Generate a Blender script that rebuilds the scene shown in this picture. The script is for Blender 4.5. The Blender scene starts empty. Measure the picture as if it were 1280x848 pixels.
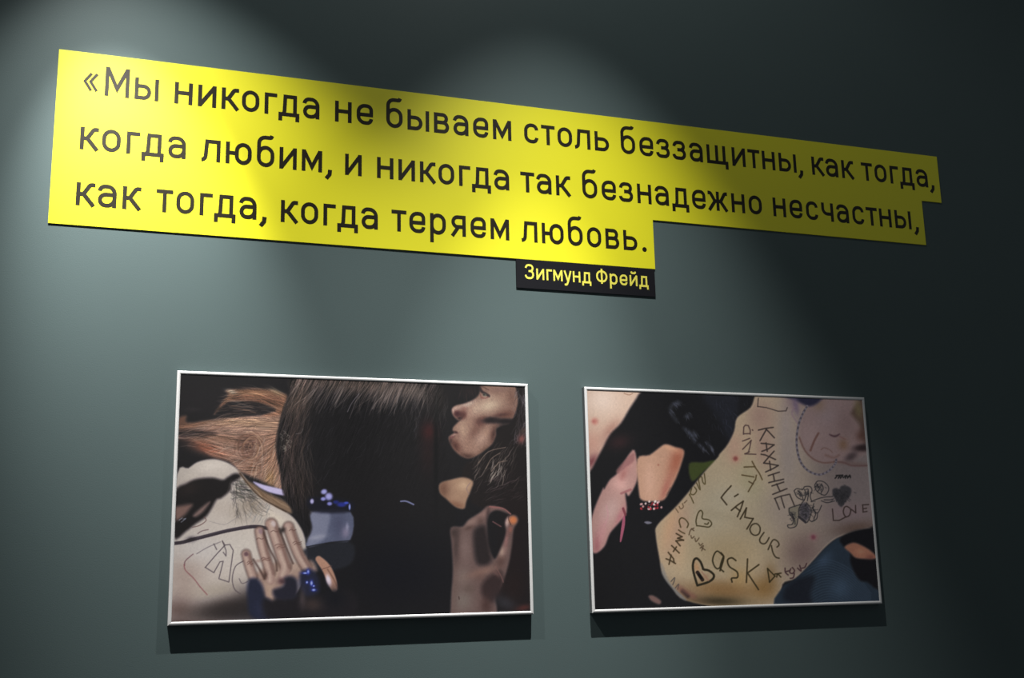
import bpy, math, random
import numpy as np
from mathutils import Matrix, Vector

C = bpy.context.scene.collection
EYE = 1.50                                  # eye height above the floor

# ---------------------------------------------------------------- camera
cam_data = bpy.data.cameras.new('camera')
cam = bpy.data.objects.new('camera', cam_data)
C.objects.link(cam)
cam_data.sensor_fit = 'HORIZONTAL'
cam_data.sensor_width = 36.0
cam_data.lens = 36.0 * 1444.15 / 1280.0
cam_data.clip_start = 0.05
right = Vector((0.94284761, -0.33245728, -0.02259512))
up = Vector((-0.04873161, -0.20464577, 0.97762229))
fwd = Vector((0.32964164, 0.92064774, 0.20915095))
m = Matrix((right, up, -fwd)).transposed().to_4x4()
m.translation = Vector((0, -2.86355, EYE))
cam.matrix_world = m
bpy.context.scene.camera = cam

# ---------------------------------------------------------------- world: the dim room around
w = bpy.data.worlds.new('dim_room')
bpy.context.scene.world = w
w.use_nodes = True
bg = w.node_tree.nodes['Background']
bg.inputs[0].default_value = (0.92, 1.0, 1.04, 1)
bg.inputs[1].default_value = 0.088

# ---------------------------------------------------------------- the track spotlights
SPOT_COLOR = (1.0, 0.98, 0.93)
PW = 12.566
def spot(name, loc, target, power, half_deg, blend, color, radius=0.01):
    d = bpy.data.lights.new(name, 'SPOT')
    d.energy = power; d.spot_size = math.radians(2 * half_deg); d.spot_blend = blend
    d.color = color; d.shadow_soft_size = radius
    o = bpy.data.objects.new(name, d); C.objects.link(o)
    o.location = loc
    o.rotation_euler = (Vector(target) - Vector(loc)).to_track_quat('-Z', 'Y').to_euler()
    return o
# each fixture: its beam, the hot core of that beam, and the little that its reflector spills sideways
for pos, tgt, ang, blend, power, core_k, core_tgt, core_ang, spill_k in (
        ((-0.176, -0.590, EYE + 2.099), (0.294, 0, EYE + 0.150), 32.207, 0.94, 11.18, 2.257, (0.070, 0, EYE + 0.771), 15.28, 0.025),
        ((1.182, -0.749, EYE + 2.687), (1.088, 0, EYE - 3.000), 26.942, 0.898, 28.29, 1.263, (1.031, 0, EYE - 0.382), 12.328, 0.052)):
    spot('track_spotlight', pos, tgt, PW * power, ang, blend, SPOT_COLOR)
    spot('track_spotlight_core', pos, core_tgt, PW * power * core_k, core_ang, 1.0, SPOT_COLOR)
    spot('track_spotlight_spill', pos, tgt, PW * power * spill_k, 80, 0.6, SPOT_COLOR, 0.03)

vs = bpy.context.scene.view_settings
vs.view_transform = 'Standard'; vs.look = 'None'; vs.exposure = 0.0; vs.gamma = 1.0
vs.use_curve_mapping = False

# ---------------------------------------------------------------- materials
def mat(name, color, rough=0.5, metallic=0.0, spec=0.5, grain=0.0, grain_scale=200, bump=0.0, bump_scale=300):
    mt = bpy.data.materials.new(name); mt.use_nodes = True
    nt = mt.node_tree; b = nt.nodes['Principled BSDF']
    b.inputs['Base Color'].default_value = (*color, 1)
    b.inputs['Roughness'].default_value = rough
    b.inputs['Metallic'].default_value = metallic
    b.inputs['Specular IOR Level'].default_value = spec
    tc = nt.nodes.new('ShaderNodeTexCoord')
    if grain:
        n = nt.nodes.new('ShaderNodeTexNoise'); n.inputs['Scale'].default_value = grain_scale
        n.inputs['Detail'].default_value = 4
        r = nt.nodes.new('ShaderNodeMapRange')
        r.inputs[3].default_value = 1 - grain; r.inputs[4].default_value = 1 + grain
        mx = nt.nodes.new('ShaderNodeVectorMath'); mx.operation = 'SCALE'
        mx.inputs[0].default_value = color
        nt.links.new(tc.outputs['Object'], n.inputs['Vector'])
        nt.links.new(n.outputs['Fac'], r.inputs[0])
        nt.links.new(r.outputs[0], mx.inputs['Scale'])
        nt.links.new(mx.outputs[0], b.inputs['Base Color'])
    if bump:
        n2 = nt.nodes.new('ShaderNodeTexNoise'); n2.inputs['Scale'].default_value = bump_scale
        n2.inputs['Detail'].default_value = 3
        bp = nt.nodes.new('ShaderNodeBump'); bp.inputs['Strength'].default_value = bump
        bp.inputs['Distance'].default_value = 0.001
        nt.links.new(tc.outputs['Object'], n2.inputs['Vector'])
        nt.links.new(n2.outputs['Fac'], bp.inputs['Height'])
        nt.links.new(bp.outputs[0], b.inputs['Normal'])
    return mt

M_wall = mat('teal_wall_paint', (0.086, 0.121, 0.124), 0.46, spec=0.16, grain=0.03, grain_scale=5, bump=0.25, bump_scale=420)
M_floor = mat('dark_floor', (0.05, 0.05, 0.052), 0.5, grain=0.1, grain_scale=20)
M_ceil = mat('dark_ceiling', (0.03, 0.033, 0.035), 0.8)
M_yellow = mat('yellow_sign_face', (0.82, 0.78, 0.012), 0.38, spec=0.8)
M_black = mat('black_sign_face', (0.010, 0.010, 0.013), 0.40, spec=0.2)
M_ink = mat('black_lettering', (0.010, 0.007, 0.001), 0.38, spec=0.5)
M_yink = mat('yellow_lettering', (0.80, 0.74, 0.10), 0.45)
M_alu = mat('satin_aluminium', (0.74, 0.74, 0.75), 0.40, metallic=0.12)
M_side = mat('grey_aluminium_side', (0.30, 0.30, 0.31), 0.45, metallic=0.6)
M_board = mat('grey_backing_board', (0.30, 0.29, 0.27), 0.8)

# ---------------------------------------------------------------- mesh helpers
def mesh_obj(name, verts, faces, material, parent=None, smooth=False):
    me = bpy.data.meshes.new(name)
    me.from_pydata([tuple(v) for v in verts], [], [tuple(f) for f in faces])
    me.update()
    if smooth:
        me.polygons.foreach_set('use_smooth', [True] * len(me.polygons))
    me.materials.append(material)
    o = bpy.data.objects.new(name, me); C.objects.link(o)
    if parent: o.parent = parent
    return o

def box(name, x0, x1, y0, y1, z0, z1, material, parent=None):
    v = [(x, y, z) for x in (x0, x1) for y in (y0, y1) for z in (z0, z1)]
    f = [(0, 1, 3, 2), (4, 6, 7, 5), (0, 4, 5, 1), (2, 3, 7, 6), (0, 2, 6, 4), (1, 5, 7, 3)]
    return mesh_obj(name, v, f, material, parent)

def empty(name, loc, label, cat, group=None):
    o = bpy.data.objects.new(name, None); C.objects.link(o)
    o.empty_display_size = 0.1
    o.location = loc; o['label'] = label; o['category'] = cat
    if group: o['group'] = group
    return o

# ---------------------------------------------------------------- the setting
wall = box('wall_back', -3.2, 5.2, 0.0, 0.12, 0.0, 4.0, M_wall)
flo = box('floor', -3.2, 5.2, -4.6, 0.12, -0.1, 0.0, M_floor)
for o in (wall, flo): o['kind'] = 'structure'

# ---------------------------------------------------------------- quote sign: one contoured panel in three rows
def prism(name, outline, depth0, depth1, bevel, material, parent):
    """outline in (x, z), counter-clockwise seen from the front; the front face lies at y = -depth1"""
    n = len(outline)
    def inset(pts, a):
        out = []
        for i in range(n):
            p0, p1, p2 = [np.array(pts[j % n]) for j in (i - 1, i, i + 1)]
            e1 = (p1 - p0) / np.linalg.norm(p1 - p0); e2 = (p2 - p1) / np.linalg.norm(p2 - p1)
            n1 = np.array([-e1[1], e1[0]]); n2 = np.array([-e2[1], e2[0]])
            k = n1 + n2
            out.append(p1 + a * k / (1 + n1 @ n2))
        return out
    rings = [(outline, depth0), (outline, depth1 - bevel), (inset(outline, bevel), depth1)]
    v = []; f = []
    for pts, d in rings: v += [(p[0], -d, p[1]) for p in pts]
    for r in range(2):
        for i in range(n):
            j = (i + 1) % n
            f.append((r*n + i, r*n + j, (r+1)*n + j, (r+1)*n + i))
    f.append(tuple(range(2*n, 3*n))); f.append(tuple(range(n - 1, -1, -1)))
    return mesh_obj(name, v, f, material, parent)

T = 0.0028
X0, X1, X2, X3 = -0.1494, 1.4638, 2.4196, 2.4967
Z0, Z1, Z2, Z3 = 1.3264, 1.1697, 1.0229, 0.8759
sign = empty('quote_sign', ((X0 + X1) / 2, 0, EYE + Z3),
             'long stepped yellow wall sign with a three-line quotation in black letters', 'sign')
SX, SZ = (X0 + X1) / 2, Z3
prism('panel', [(x - SX, z - SZ) for x, z in
      ((X0, Z3), (X1, Z3), (X1, Z2), (X2, Z2), (X2, Z1), (X3, Z1), (X3, Z0), (X0, Z0))],
      0.0, T, 0.0004, M_yellow, sign)
LX0, LX1, LZ1 = 1.0412, 1.4611, 0.7939
LX, LZ = (LX0 + LX1) / 2, LZ1
label = empty('author_sign', (LX, 0, EYE + LZ1),
              'small black name plate in yellow letters under the lower right corner of the yellow sign', 'sign')
prism('panel', [(x - LX, z - LZ) for x, z in ((LX0, LZ1), (LX1, LZ1), (LX1, Z3 - 0.0004), (LX0, Z3 - 0.0004))],
      0.0, T, 0.0004, M_black, label)

# ---------------------------------------------------------------- lettering (stroke glyphs, x-height = 1)
def fillet(pts, closed=False):
    """pts: (x, y) or (x, y, radius); returns a dense polyline with rounded corners"""
    P = [np.array(p[:2], float) for p in pts]; Rr = [p[2] if len(p) > 2 else 0 for p in pts]
    out = []; n = len(P)
    for i in range(n):
        if Rr[i] == 0 or (not closed and i in (0, n - 1)):
            out.append(P[i]); continue
        a = P[i - 1] - P[i]; b = P[(i + 1) % n] - P[i]
        la, lb = np.linalg.norm(a), np.linalg.norm(b); a /= la; b /= lb
        th = math.acos(max(-1, min(1, a @ b)))
        d = min(Rr[i] / math.tan(th / 2), la * 0.5 if (closed or 0 < i - 1) else la, lb * 0.5 if (closed or i + 1 < n - 1) else lb)
        r = d * math.tan(th / 2)
        cen = P[i] + (a + b) / np.linalg.norm(a + b) * (r / math.sin(th / 2))
        s = P[i] + a * d - cen; e = P[i] + b * d - cen
        a0 = math.atan2(s[1], s[0]); da = math.atan2(e[1], e[0]) - a0
        da = (da + math.pi) % (2 * math.pi) - math.pi
        k = max(3, int(abs(da) / 0.2))
        for q in range(k + 1):
            t = a0 + da * q / k
            out.append(cen + r * np.array([math.cos(t), math.sin(t)]))
    res = [out[0]]
    for q in out[1:]:
        if np.linalg.norm(q - res[-1]) > 1e-4: res.append(q)
    if closed and np.linalg.norm(res[0] - res[-1]) < 1e-4: res.pop()
    return res

def ribbon(V, F, pts, width, closed=False, thick=0.01):
    P = fillet(pts, closed); n = len(P); h = width / 2; base = len(V); k = 0
    for i in range(n):
        if closed or 0 < i < n - 1:
            e1 = P[i] - P[i - 1]; e2 = P[(i + 1) % n] - P[i]
            e1 = e1 / np.linalg.norm(e1); e2 = e2 / np.linalg.norm(e2)
            n1 = np.array([-e1[1], e1[0]]); n2 = np.array([-e2[1], e2[0]])
            o = (n1 + n2) / max(0.35, 1 + n1 @ n2) * h
        else:
            e = (P[1] - P[0]) if i == 0 else (P[-1] - P[-2])
            e = e / np.linalg.norm(e); o = np.array([-e[1], e[0]]) * h
        L, R_ = P[i] + o, P[i] - o
        V += [(L[0], 0, L[1]), (R_[0], 0, R_[1]), (L[0], -thick, L[1]), (R_[0], -thick, R_[1])]
    m_ = n if closed else n - 1
    for i in range(m_):
        a = base + 4 * i; b = base + 4 * ((i + 1) % n)
        F += [(a + 2, a + 3, b + 3, b + 2), (a, a + 2, b + 2, b), (a + 1, b + 1, b + 3, a + 3)]
    if not closed:
        a = base; F.append((a, a + 1, a + 3, a + 2)); a = base + 4 * (n - 1); F.append((a, a + 2, a + 3, a + 1))

t = 0.178; h = t / 2
def O(x0, y0, x1, y1, r=0.32):
    return ('c', [(x0+h, y0+h, r), (x1-h, y0+h, r), (x1-h, y1-h, r), (x0+h, y1-h, r)])
def S(*p): return ('s', list(p))
G = {}
G['о'] = (0.80, [O(0, 0, 0.80, 1)])
G['н'] = (0.80, [S((h, 0), (h, 1)), S((0.8-h, 0), (0.8-h, 1)), S((h, .52), (.8-h, .52))])
G['и'] = (0.82, [S((h, 0), (h, 1)), S((0.82-h, 0), (0.82-h, 1)), S((h+.02, .09), (.82-h-.02, .91))])
G['й'] = (0.82, G['и'][1] + [S((.20, 1.34), (.23, 1.19, .08), (.59, 1.19, .08), (.62, 1.34))])
G['к'] = (0.78, [S((h, 0), (h, 1)), S((h, .50), (.30, .50, .12), (.57, .917, .12), (.78, .917)), S((.27, .55), (.74, .0))])
G['г'] = (0.58, [S((h, 0), (h, 1-h), (0.58, 1-h))])
G['д'] = (0.98, [S((.22, .04), (.28, .22, .3), (.31, 1-h), (.86-h, 1-h), (.86-h, .02)), S((h, -.24), (h, h-.02), (.98-h, h-.02), (.98-h, -.24))])
G['л'] = (0.86, [S((0, h-.02), (.18, h-.02, .22), (.24, 1-h), (.86-h, 1-h), (.86-h, 0))])
G['а'] = (0.78, [S((.06, .70), (.08, 1-h, .24), (.78-h, 1-h, .32), (.78-h, 0)), S((.78-h, .56), (h, .56, .26), (h, h, .26), (.78-h, h, .3), (.78-h, .4))])
G['е'] = (0.80, [S((.80-h, .30), (.80-h, h, .24), (h, h, .34), (h, 1-h, .34), (.80-h, 1-h, .34), (.80-h, .48), (t, .48))])
G['б'] = (0.82, [S((.70, 1.47), (.66, 1.36, .08), (h, 1.36, .30), (h, .6)), O(0, 0, .82, .98)])
G['ь'] = (0.80, [S((h, 1), (h, h), (.80-h, h, .27), (.80-h, .62, .27), (t, .62))])
G['ы'] = (1.10, [S((h, 1), (h, h), (.76-h, h, .27), (.76-h, .62, .27), (t, .62)), S((1.10-h, 0), (1.10-h, 1))])
G['в'] = (0.78, [S((h, .45), (h, 1-h), (.73-h, 1-h, .22), (.73-h, .53, .22), (t, .53)), S((h, .60), (h, h), (.78-h, h, .24), (.78-h, .53, .24), (t, .53))])
G['м'] = (0.98, [S((h, 0), (h, 1)), S((.98-h, 0), (.98-h, 1)), S((h+.01, .97), (.49, .22), (.98-h-.01, .97))])
G['с'] = (0.76, [S((.76-h, .30), (.76-h, h, .26), (h, h, .34), (h, 1-h, .34), (.76-h, 1-h, .30), (.76-h, .68))])
G['т'] = (0.74, [S((0, 1-h), (.74, 1-h)), S((.37, 0), (.37, 1-h))])
G['з'] = (0.74, [S((.05, .70), (.07, 1-h, .24), (.70-h, 1-h, .26), (.70-h, .53, .22), (.24, .53)), S((.24, .53), (.74-h, .53, .24), (.74-h, h, .28), (.04, h, .26), (.03, .28))])
G['щ'] = (1.28, [S((h, 1), (h, h), (1.28-h, h), (1.28-h, -.24)), S((.60, h), (.60, 1)), S((1.13-h, h), (1.13-h, 1))])
G['ж'] = (1.16, [S((.58, 0), (.58, 1)), S((0, .917), (.16, .917, .12), (.40, .50, .12), (.76, .50, .12), (1.0, .917, .12), (1.16, .917)), S((.05, 0), (.44, .53)), S((1.11, 0), (.72, .53))])
G['ч'] = (0.76, [S((h, 1), (h, .40, .28), (.76-h, .40)), S((.76-h, 0), (.76-h, 1))])
G['р'] = (0.80, [S((h, -.38), (h, 1)), O(0, 0, .80, 1)])
G['я'] = (0.78, [S((.78-h, 0), (.78-h, 1-h), (.04+h, 1-h, .24), (.04+h, .45, .24), (.78-t, .45)), S((.08, 0), (.40, .45))])
G['ю'] = (1.20, [S((h, 0), (h, 1)), S((h, .5), (.48, .5)), O(.42, 0, 1.20, 1)])
G['у'] = (0.80, [S((.07, 1), (.40, .10)), S((.73, 1), (.44, .05), (.30, -.27, .15), (.06, -.27))])
G['М'] = (1.10, [S((h, 0), (h, 1.32)), S((1.10-h, 0), (1.10-h, 1.32)), S((h+.01, 1.28), (.55, .36), (1.10-h-.01, 1.28))])
G['З'] = (0.90, [S((.06, .98), (.08, 1.34-h, .28), (.86-h, 1.34-h, .34), (.86-h, .72, .28), (.34, .72)), S((.34, .72), (.90-h, .72, .30), (.90-h, h, .36), (.05, h, .32), (.03, .36))])
G['Ф'] = (1.16, [S((.58, 0), (.58, 1.38)), O(0, .14, 1.16, 1.22, .42)])
G[','] = (0.24, [S((.17, .16), (.15, -.06, .1), (.0, -.26))])
G['.'] = (0.22, [('dot', (.11, .10, .118))])
G['«'] = (0.66, [S((.36, .93), (.06, .56), (.36, .15)), S((.62, .93), (.32, .56), (.62, .15))])
GAP = 0.245
meshes = {}
def glyph_mesh(ch, material, weight=1.0):
    key = (ch, material.name)
    if key in meshes: return meshes[key]
    V, F = [], []
    for k_, (kind, pts) in enumerate(G[ch][1]):
        if kind == 'dot':
            cx, cy, r = pts; b = len(V)
            for d in (0, -.01):
                V += [(cx + r*math.cos(a*math.pi/8), d, cy + r*math.sin(a*math.pi/8)) for a in range(16)]
            F.append(tuple(b + 16 + a for a in range(16)))
            F += [(b+a, b+(a+1) % 16, b+16+(a+1) % 16, b+16+a) for a in range(16)]
        else:
            wd = (t if ch != '«' else .13) * weight
            ribbon(V, F, pts, wd, kind == 'c', 0.008 + 0.0025 * k_)
    me = bpy.data.meshes.new('letter'); me.from_pydata(V, [], F); me.update(); me.materials.append(material)
    meshes[key] = me
    return me

AFTER = {'г': .11, 'т': .10, 'к': .10, 'д': .05, 'ь': .03, 'у': .10}
BEFORE = {'т': .09, 'д': .06, 'л': .10, 'ж': .10, 'у': .10, 'з': .03, 'а': .02}
def gap(a, b): return GAP - AFTER.get(a, 0) - BEFORE.get(b, 0)

def word(text, x0, x1, base, xh, parent, org, material, weight=1.0):
    total = sum(G[c][0] for c in text) + sum(gap(a, b) for a, b in zip(text, text[1:]))
    sx = (x1 - x0) / total if x1 else xh
    x = x0
    for k, c in enumerate(text):
        nm = {',': 'comma', '.': 'full_stop', '«': 'quotation_mark'}.get(c, 'letter')
        o = bpy.data.objects.new(nm, glyph_mesh(c, material, weight)); C.objects.link(o)
        o.parent = parent
        o.location = (x - org[0], -T - 0.00002, base - org[1]); o.scale = (sx, 0.03, xh)
        x += (G[c][0] + (gap(c, text[k + 1]) if k + 1 < len(text) else 0)) * sx

XH = 0.0592
W1 = [('«', -.0885, -.0546), ('Мы', -.0381, .0903), ('никогда', .1290, .4979), ('не', .5394, .6423), ('бываем', .6786, 1.0363),
      ('столь', 1.0747, 1.3353), ('беззащитны', 1.3727, 1.9623), (',', 1.9702, None), ('как', 2.0180, 2.1703), ('тогда', 2.1995, 2.4508), (',', 2.4599, None)]
W2 = [('когда', -.0889, .1620), ('любим', .2002, .5066), (',', .5178, None), ('и', .5675, .6120), ('никогда', .6535, 1.0266),
      ('так', 1.0599, 1.2101), ('безнадежно', 1.2464, 1.8300), ('несчастны', 1.8688, 2.3700), (',', 2.3824, None)]
W3 = [('как', -.0905, .0599), ('тогда', .0957, .3407), (',', .3513, None), ('когда', .4022, .6559), ('теряем', .6930, 1.0232),
      ('любовь', 1.0594, 1.4108), ('.', 1.4261, None)]
for ws, b in ((W1, 1.2170), (W2, 1.0702), (W3, .9262)):
    for s_, a_, e_ in ws: word(s_, a_, e_, b, XH, sign, (SX, SZ), M_ink)
word('Зигмунд', 1.0673, 1.2631, .8205, .0315, label, (LX, LZ), M_yink, 1.0)
word('Фрейд', 1.2785, 1.4397, .8215, .0315, label, (LX, LZ), M_yink, 1.0)

# ---------------------------------------------------------------- framed photographs
HW = 0.0086                                  # rail width
PROF = [(0, 0), (0, .0155)] + [(HW/2 - HW/2*math.cos(a*math.pi/10), .0155 + .0022*math.sin(a*math.pi/10)) for a in range(1, 10)] + [(HW, .0155), (HW, .0)]
def rail(name, a, b, inward, parent):
    """a mitred half-round rail from corner a to corner b; inward = unit vector towards the print"""
    a, b, inward = Vector(a), Vector(b), Vector(inward); along = (b - a).normalized()
    V, F = [], []; n = len(PROF)
    for e, s in ((a, 1), (b, -1)):
        for u, d in PROF:
            p = e + inward * u + along * s * u
            V.append((p.x, -d, p.y))
    for i in range(n - 1): F.append((i, i + 1, n + i + 1, n + i))
    V += V[:2*n]                              # the mitre faces have points of their own, so shading stays clean
    F.append(tuple(range(2*n, 3*n))); F.append(tuple(range(4*n - 1, 3*n - 1, -1)))
    o = mesh_obj(name, V, F, M_alu, parent)
    me = o.data; me.materials.append(M_side)
    me.polygons[0].material_index = 1
    for i, p in enumerate(me.polygons): p.use_smooth = 1 <= i <= 10
    return o

def framed(x0, x1, z0, z1, label_, print_fn):
    """x0..x1, z0 (top)..z1 (bottom) are the outer sizes of the frame"""
    cx = (x0 + x1) / 2
    r = empty('framed_photograph', (cx, 0, EYE + z1), label_, 'picture', None)
    w2, H = (x1 - x0) / 2, z0 - z1
    rail('frame_rail', (-w2, H), (w2, H), (0, -1), r)
    rail('frame_rail', (w2, 0), (-w2, 0), (0, 1), r)
    rail('frame_rail', (-w2, 0), (-w2, H), (1, 0), r)
    rail('frame_rail', (w2, H), (w2, 0), (-1, 0), r)
    e = HW - 0.0006
    box('backing_board', -w2 + e, w2 - e, -0.0150, -0.0010, e, H - e, M_board, r)
    print_fn(r, -w2 + e, w2 - e, e, H - e, 0.0160)
    return r

# ---------------------------------------------------------------- the printed pictures
# Both prints are flat pictures; they are painted here as colours of a fine grid of points on each print.
# Shapes are traced in the photograph's frame and carried onto the sheet by the sheet's own four corners.
def lin(c):
    c = np.asarray(c, float) / 255.0
    return np.where(c > .04045, ((c + .055) / 1.055) ** 2.4, c / 12.92)

class Sheet:
    def __init__(s, corners, nx, nz, bg):
        src = [(0, 0), (1, 0), (1, 1), (0, 1)]
        A, b = [], []
        for (u, v), (x, y) in zip(src, corners):
            A += [[u, v, 1, 0, 0, 0, -u*x, -v*x], [0, 0, 0, u, v, 1, -u*y, -v*y]]; b += [x, y]
        hh = np.append(np.linalg.solve(np.array(A, float), np.array(b, float)), 1).reshape(3, 3)
        s.Hi = np.linalg.inv(hh)
        s.U, s.V = np.meshgrid(np.linspace(0, 1, nx), np.linspace(0, 1, nz))
        q = hh @ np.stack([s.U.ravel(), s.V.ravel(), np.ones(nx*nz)])
        s.X = (q[0] / q[2]).reshape(nz, nx); s.Y = (q[1] / q[2]).reshape(nz, nx)
        s.nx, s.nz = nx, nz
        s.rgb = np.zeros((nz, nx, 3)) + np.array(bg, float)
        s.rng = np.random.default_rng(5)
    def win(s, x0, x1, y0, y1):
        q = s.Hi @ np.array([[x0, x1, x1, x0], [y0, y0, y1, y1], [1, 1, 1, 1]], float)
        u, v = q[0] / q[2], q[1] / q[2]
        i0, i1 = int(max(0, u.min() * s.nx - 2)), int(min(s.nx, u.max() * s.nx + 3))
        j0, j1 = int(max(0, v.min() * s.nz - 2)), int(min(s.nz, v.max() * s.nz + 3))
        if i1 <= i0 or j1 <= j0: return None
        return slice(j0, j1), slice(i0, i1)
    def mix(s, w, a, color):
        a = a[..., None]; s.rgb[w] = s.rgb[w] * (1 - a) + np.array(color, float) * a
    @staticmethod
    def smooth(pts, closed, k=5):
        P = np.array(pts, float); n = len(P); out = []
        rng = range(n) if closed else range(n - 1)
        for i in rng:
            g = (lambda j: P[j % n]) if closed else (lambda j: P[min(max(j, 0), n - 1)])
            p0, p1, p2, p3 = g(i-1), g(i), g(i+1), g(i+2)
            for q in range(k):
                t_ = q / k
                out.append(.5*((2*p1) + (p2-p0)*t_ + (2*p0-5*p1+4*p2-p3)*t_**2 + (-p0+3*p1-3*p2+p3)*t_**3))
        if not closed: out.append(P[-1])
        return np.array(out)
    @staticmethod
    def dist(X, Y, P, closed):
        d = np.full(X.shape, 1e9); ins = np.zeros(X.shape, bool); T_ = np.zeros(X.shape)
        n = len(P); m_ = n if closed else n - 1
        for i in range(m_):
            ax, ay = P[i]; bx, by = P[(i + 1) % n]
            dx, dy = bx - ax, by - ay; L = dx*dx + dy*dy + 1e-9
            t_ = np.clip(((X-ax)*dx + (Y-ay)*dy) / L, 0, 1)
            e = (X - ax - t_*dx)**2 + (Y - ay - t_*dy)**2
            k = e < d; d = np.where(k, e, d); T_ = np.where(k, (i + t_) / m_, T_)
            if closed:
                c = ((ay > Y) != (by > Y)) & (X < dx * (Y - ay) / (dy if abs(dy) > 1e-9 else 1e-9) + ax)
                ins ^= c
        return np.sqrt(d), ins, T_
    def poly(s, pts, color, soft=1.2, alpha=1.0, sm=True):
        P = s.smooth(pts, True, 4) if sm else np.array(pts, float)
        w = s.win(P[:, 0].min()-soft*2, P[:, 0].max()+soft*2, P[:, 1].min()-soft*2, P[:, 1].max()+soft*2)
        if w is None: return
        d, ins, _ = s.dist(s.X[w], s.Y[w], P, True)
        sd = np.where(ins, d, -d)
        a = np.clip(sd / soft * .5 + .5, 0, 1); s.mix(w, a*a*(3-2*a)*alpha, color)
    def mask_poly(s, pts, soft=1.2):
        P = s.smooth(pts, True, 4)
        d, ins, _ = s.dist(s.X, s.Y, P, True)
        return np.clip(np.where(ins, d, -d) / soft * .5 + .5, 0, 1)
    def blob(s, x, y, rx, ry, color, alpha=1.0, ang=0, mask=None, p=1.0):
        R_ = max(rx, ry) * 2.6; w = s.win(x-R_, x+R_, y-R_, y+R_)
        if w is None: return
        c, n = math.cos(math.radians(ang)), math.sin(math.radians(ang))
        dx, dy = s.X[w]-x, s.Y[w]-y
        a = np.exp(-(((dx*c+dy*n)/rx)**2 + ((dy*c-dx*n)/ry)**2)**p) * alpha
        if mask is not None: a = a * mask[w]
        s.mix(w, a, color)
    def line(s, pts, width, color, alpha=1.0, sm=True, taper=0.0, mask=None, soft=.9):
        P = s.smooth(pts, False, 4) if sm and len(pts) > 2 else np.array(pts, float)
        r = width + 2; w = s.win(P[:, 0].min()-r, P[:, 0].max()+r, P[:, 1].min()-r, P[:, 1].max()+r)
        if w is None: return
        d, _, T_ = s.dist(s.X[w], s.Y[w], P, False)
        wd = width * (1 - taper * np.abs(2*T_ - 1)**2)
        a = np.clip((wd/2 - d) / soft + .5, 0, 1) * alpha * np.minimum(1, width / .8)
        if mask is not None: a = a * mask[w]
        s.mix(w, a, color)
    def hairs(s, n, start, flow, length, width, colors, alpha=.5, curl=.25, mask=None, seg=5):
        """start(rng)->(x, y); flow(x, y)->angle in degrees (0 = right, 90 = down)"""
        for _ in range(n):
            x, y = start(s.rng); L = length * s.rng.uniform(.5, 1.3) / seg; pts = [(x, y)]; bias = s.rng.normal(0, 9)
            for k in range(seg):
                a = math.radians(flow(x, y) + bias + s.rng.normal(0, 30*curl))
                x += L*math.cos(a); y += L*math.sin(a); pts.append((x, y))
            s.line(pts, width * s.rng.uniform(.7, 1.3), colors[s.rng.integers(len(colors))], alpha * s.rng.uniform(.5, 1), taper=.6, mask=mask)
    def streak(s, mask, flow, L=12, amp=22, tint=(1, .95, .88), fine=1.0):
        """fine hair grain: noise smeared along a direction field (degrees, 0 = right, 90 = down)"""
        j, i = np.where(mask > .02)
        if len(i) == 0: return
        N = s.rng.normal(0, 1, (s.nz, s.nx)); a = np.radians(flow(s.X[j, i], s.Y[j, i]))
        acc = np.zeros(len(i))
        for k in range(-L, L + 1):
            ii = np.clip(i + k*np.cos(a)*fine, 0, s.nx - 1).astype(int); jj = np.clip(j - k*np.sin(a)*fine, 0, s.nz - 1).astype(int)
            acc += N[jj, ii] * (1 - abs(k)/(L + 1))
        acc /= acc.std() + 1e-6
        base = s.rgb[j, i]
        s.rgb[j, i] = np.clip(base + (acc * amp * mask[j, i])[:, None] * (base/110 + .12) * np.array(tint), 12, 255)
    def noise(s, amp, mask=None, cell=3):
        n = s.rng.normal(0, 1, (s.nz // cell + 2, s.nx // cell + 2))
        n = np.kron(n, np.ones((cell, cell)))[:s.nz, :s.nx] * .5 + s.rng.normal(0, 1, (s.nz, s.nx)) * .5
        f = (n * amp)[..., None] * (s.rgb / 255 + .15)
        if mask is not None: f = f * mask[..., None]
        s.rgb += f
    def build(s, parent, x0, x1, z0, z1, d, K, rough):
        u, v = s.U, s.V
        B = [np.ones_like(u), u, v, u*u, u*v, v*v, u**3, u*u*v, u*v*v, v**3]
        # the traced colours are as photographed under the lamps; divide by the light that fell there = ink colour
        L = np.stack([np.exp(sum(c*b for c, b in zip(k, B))) for k in K], -1)
        lum = s.rgb.mean(-1, keepdims=True); k = np.clip((95 - lum) / 60, 0, 1) * .42
        s.rgb = s.rgb * (1 - k) + lum * k
        ex = np.concatenate([1.15 + 0*lum, 1.145 + 0*lum, 1.15 - .09*np.clip((lum - 40)/90, 0, 1)], -1)
        tone = 255 * (np.clip(s.rgb, 0, 255) / 255) ** ex
        alb = np.clip((lin(tone) - 0.002) / L, .003, .88)
        nx, nz = s.nx, s.nz
        co = np.stack([x0 + u*(x1-x0), np.full_like(u, -d), z0 + v*(z1-z0)], -1).reshape(-1, 3)
        me = bpy.data.meshes.new('photo_print')
        i = (np.arange(nz-1)[:, None]*nx + np.arange(nx-1)).ravel()
        q = np.stack([i, i+1, i+nx+1, i+nx], 1)
        nv = nx*nz
        # a thin sheet: front grid plus a plain back
        back = np.array([[x0, -d+.0008, z0], [x1, -d+.0008, z0], [x1, -d+.0008, z1], [x0, -d+.0008, z1]])
        q = np.vstack([q, [[nv, nv+3, nv+2, nv+1]]])
        me.vertices.add(nv + 4); me.vertices.foreach_set('co', np.vstack([co, back]).astype('f').ravel())
        me.loops.add(len(q)*4); me.loops.foreach_set('vertex_index', q.astype('i').ravel())
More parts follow.
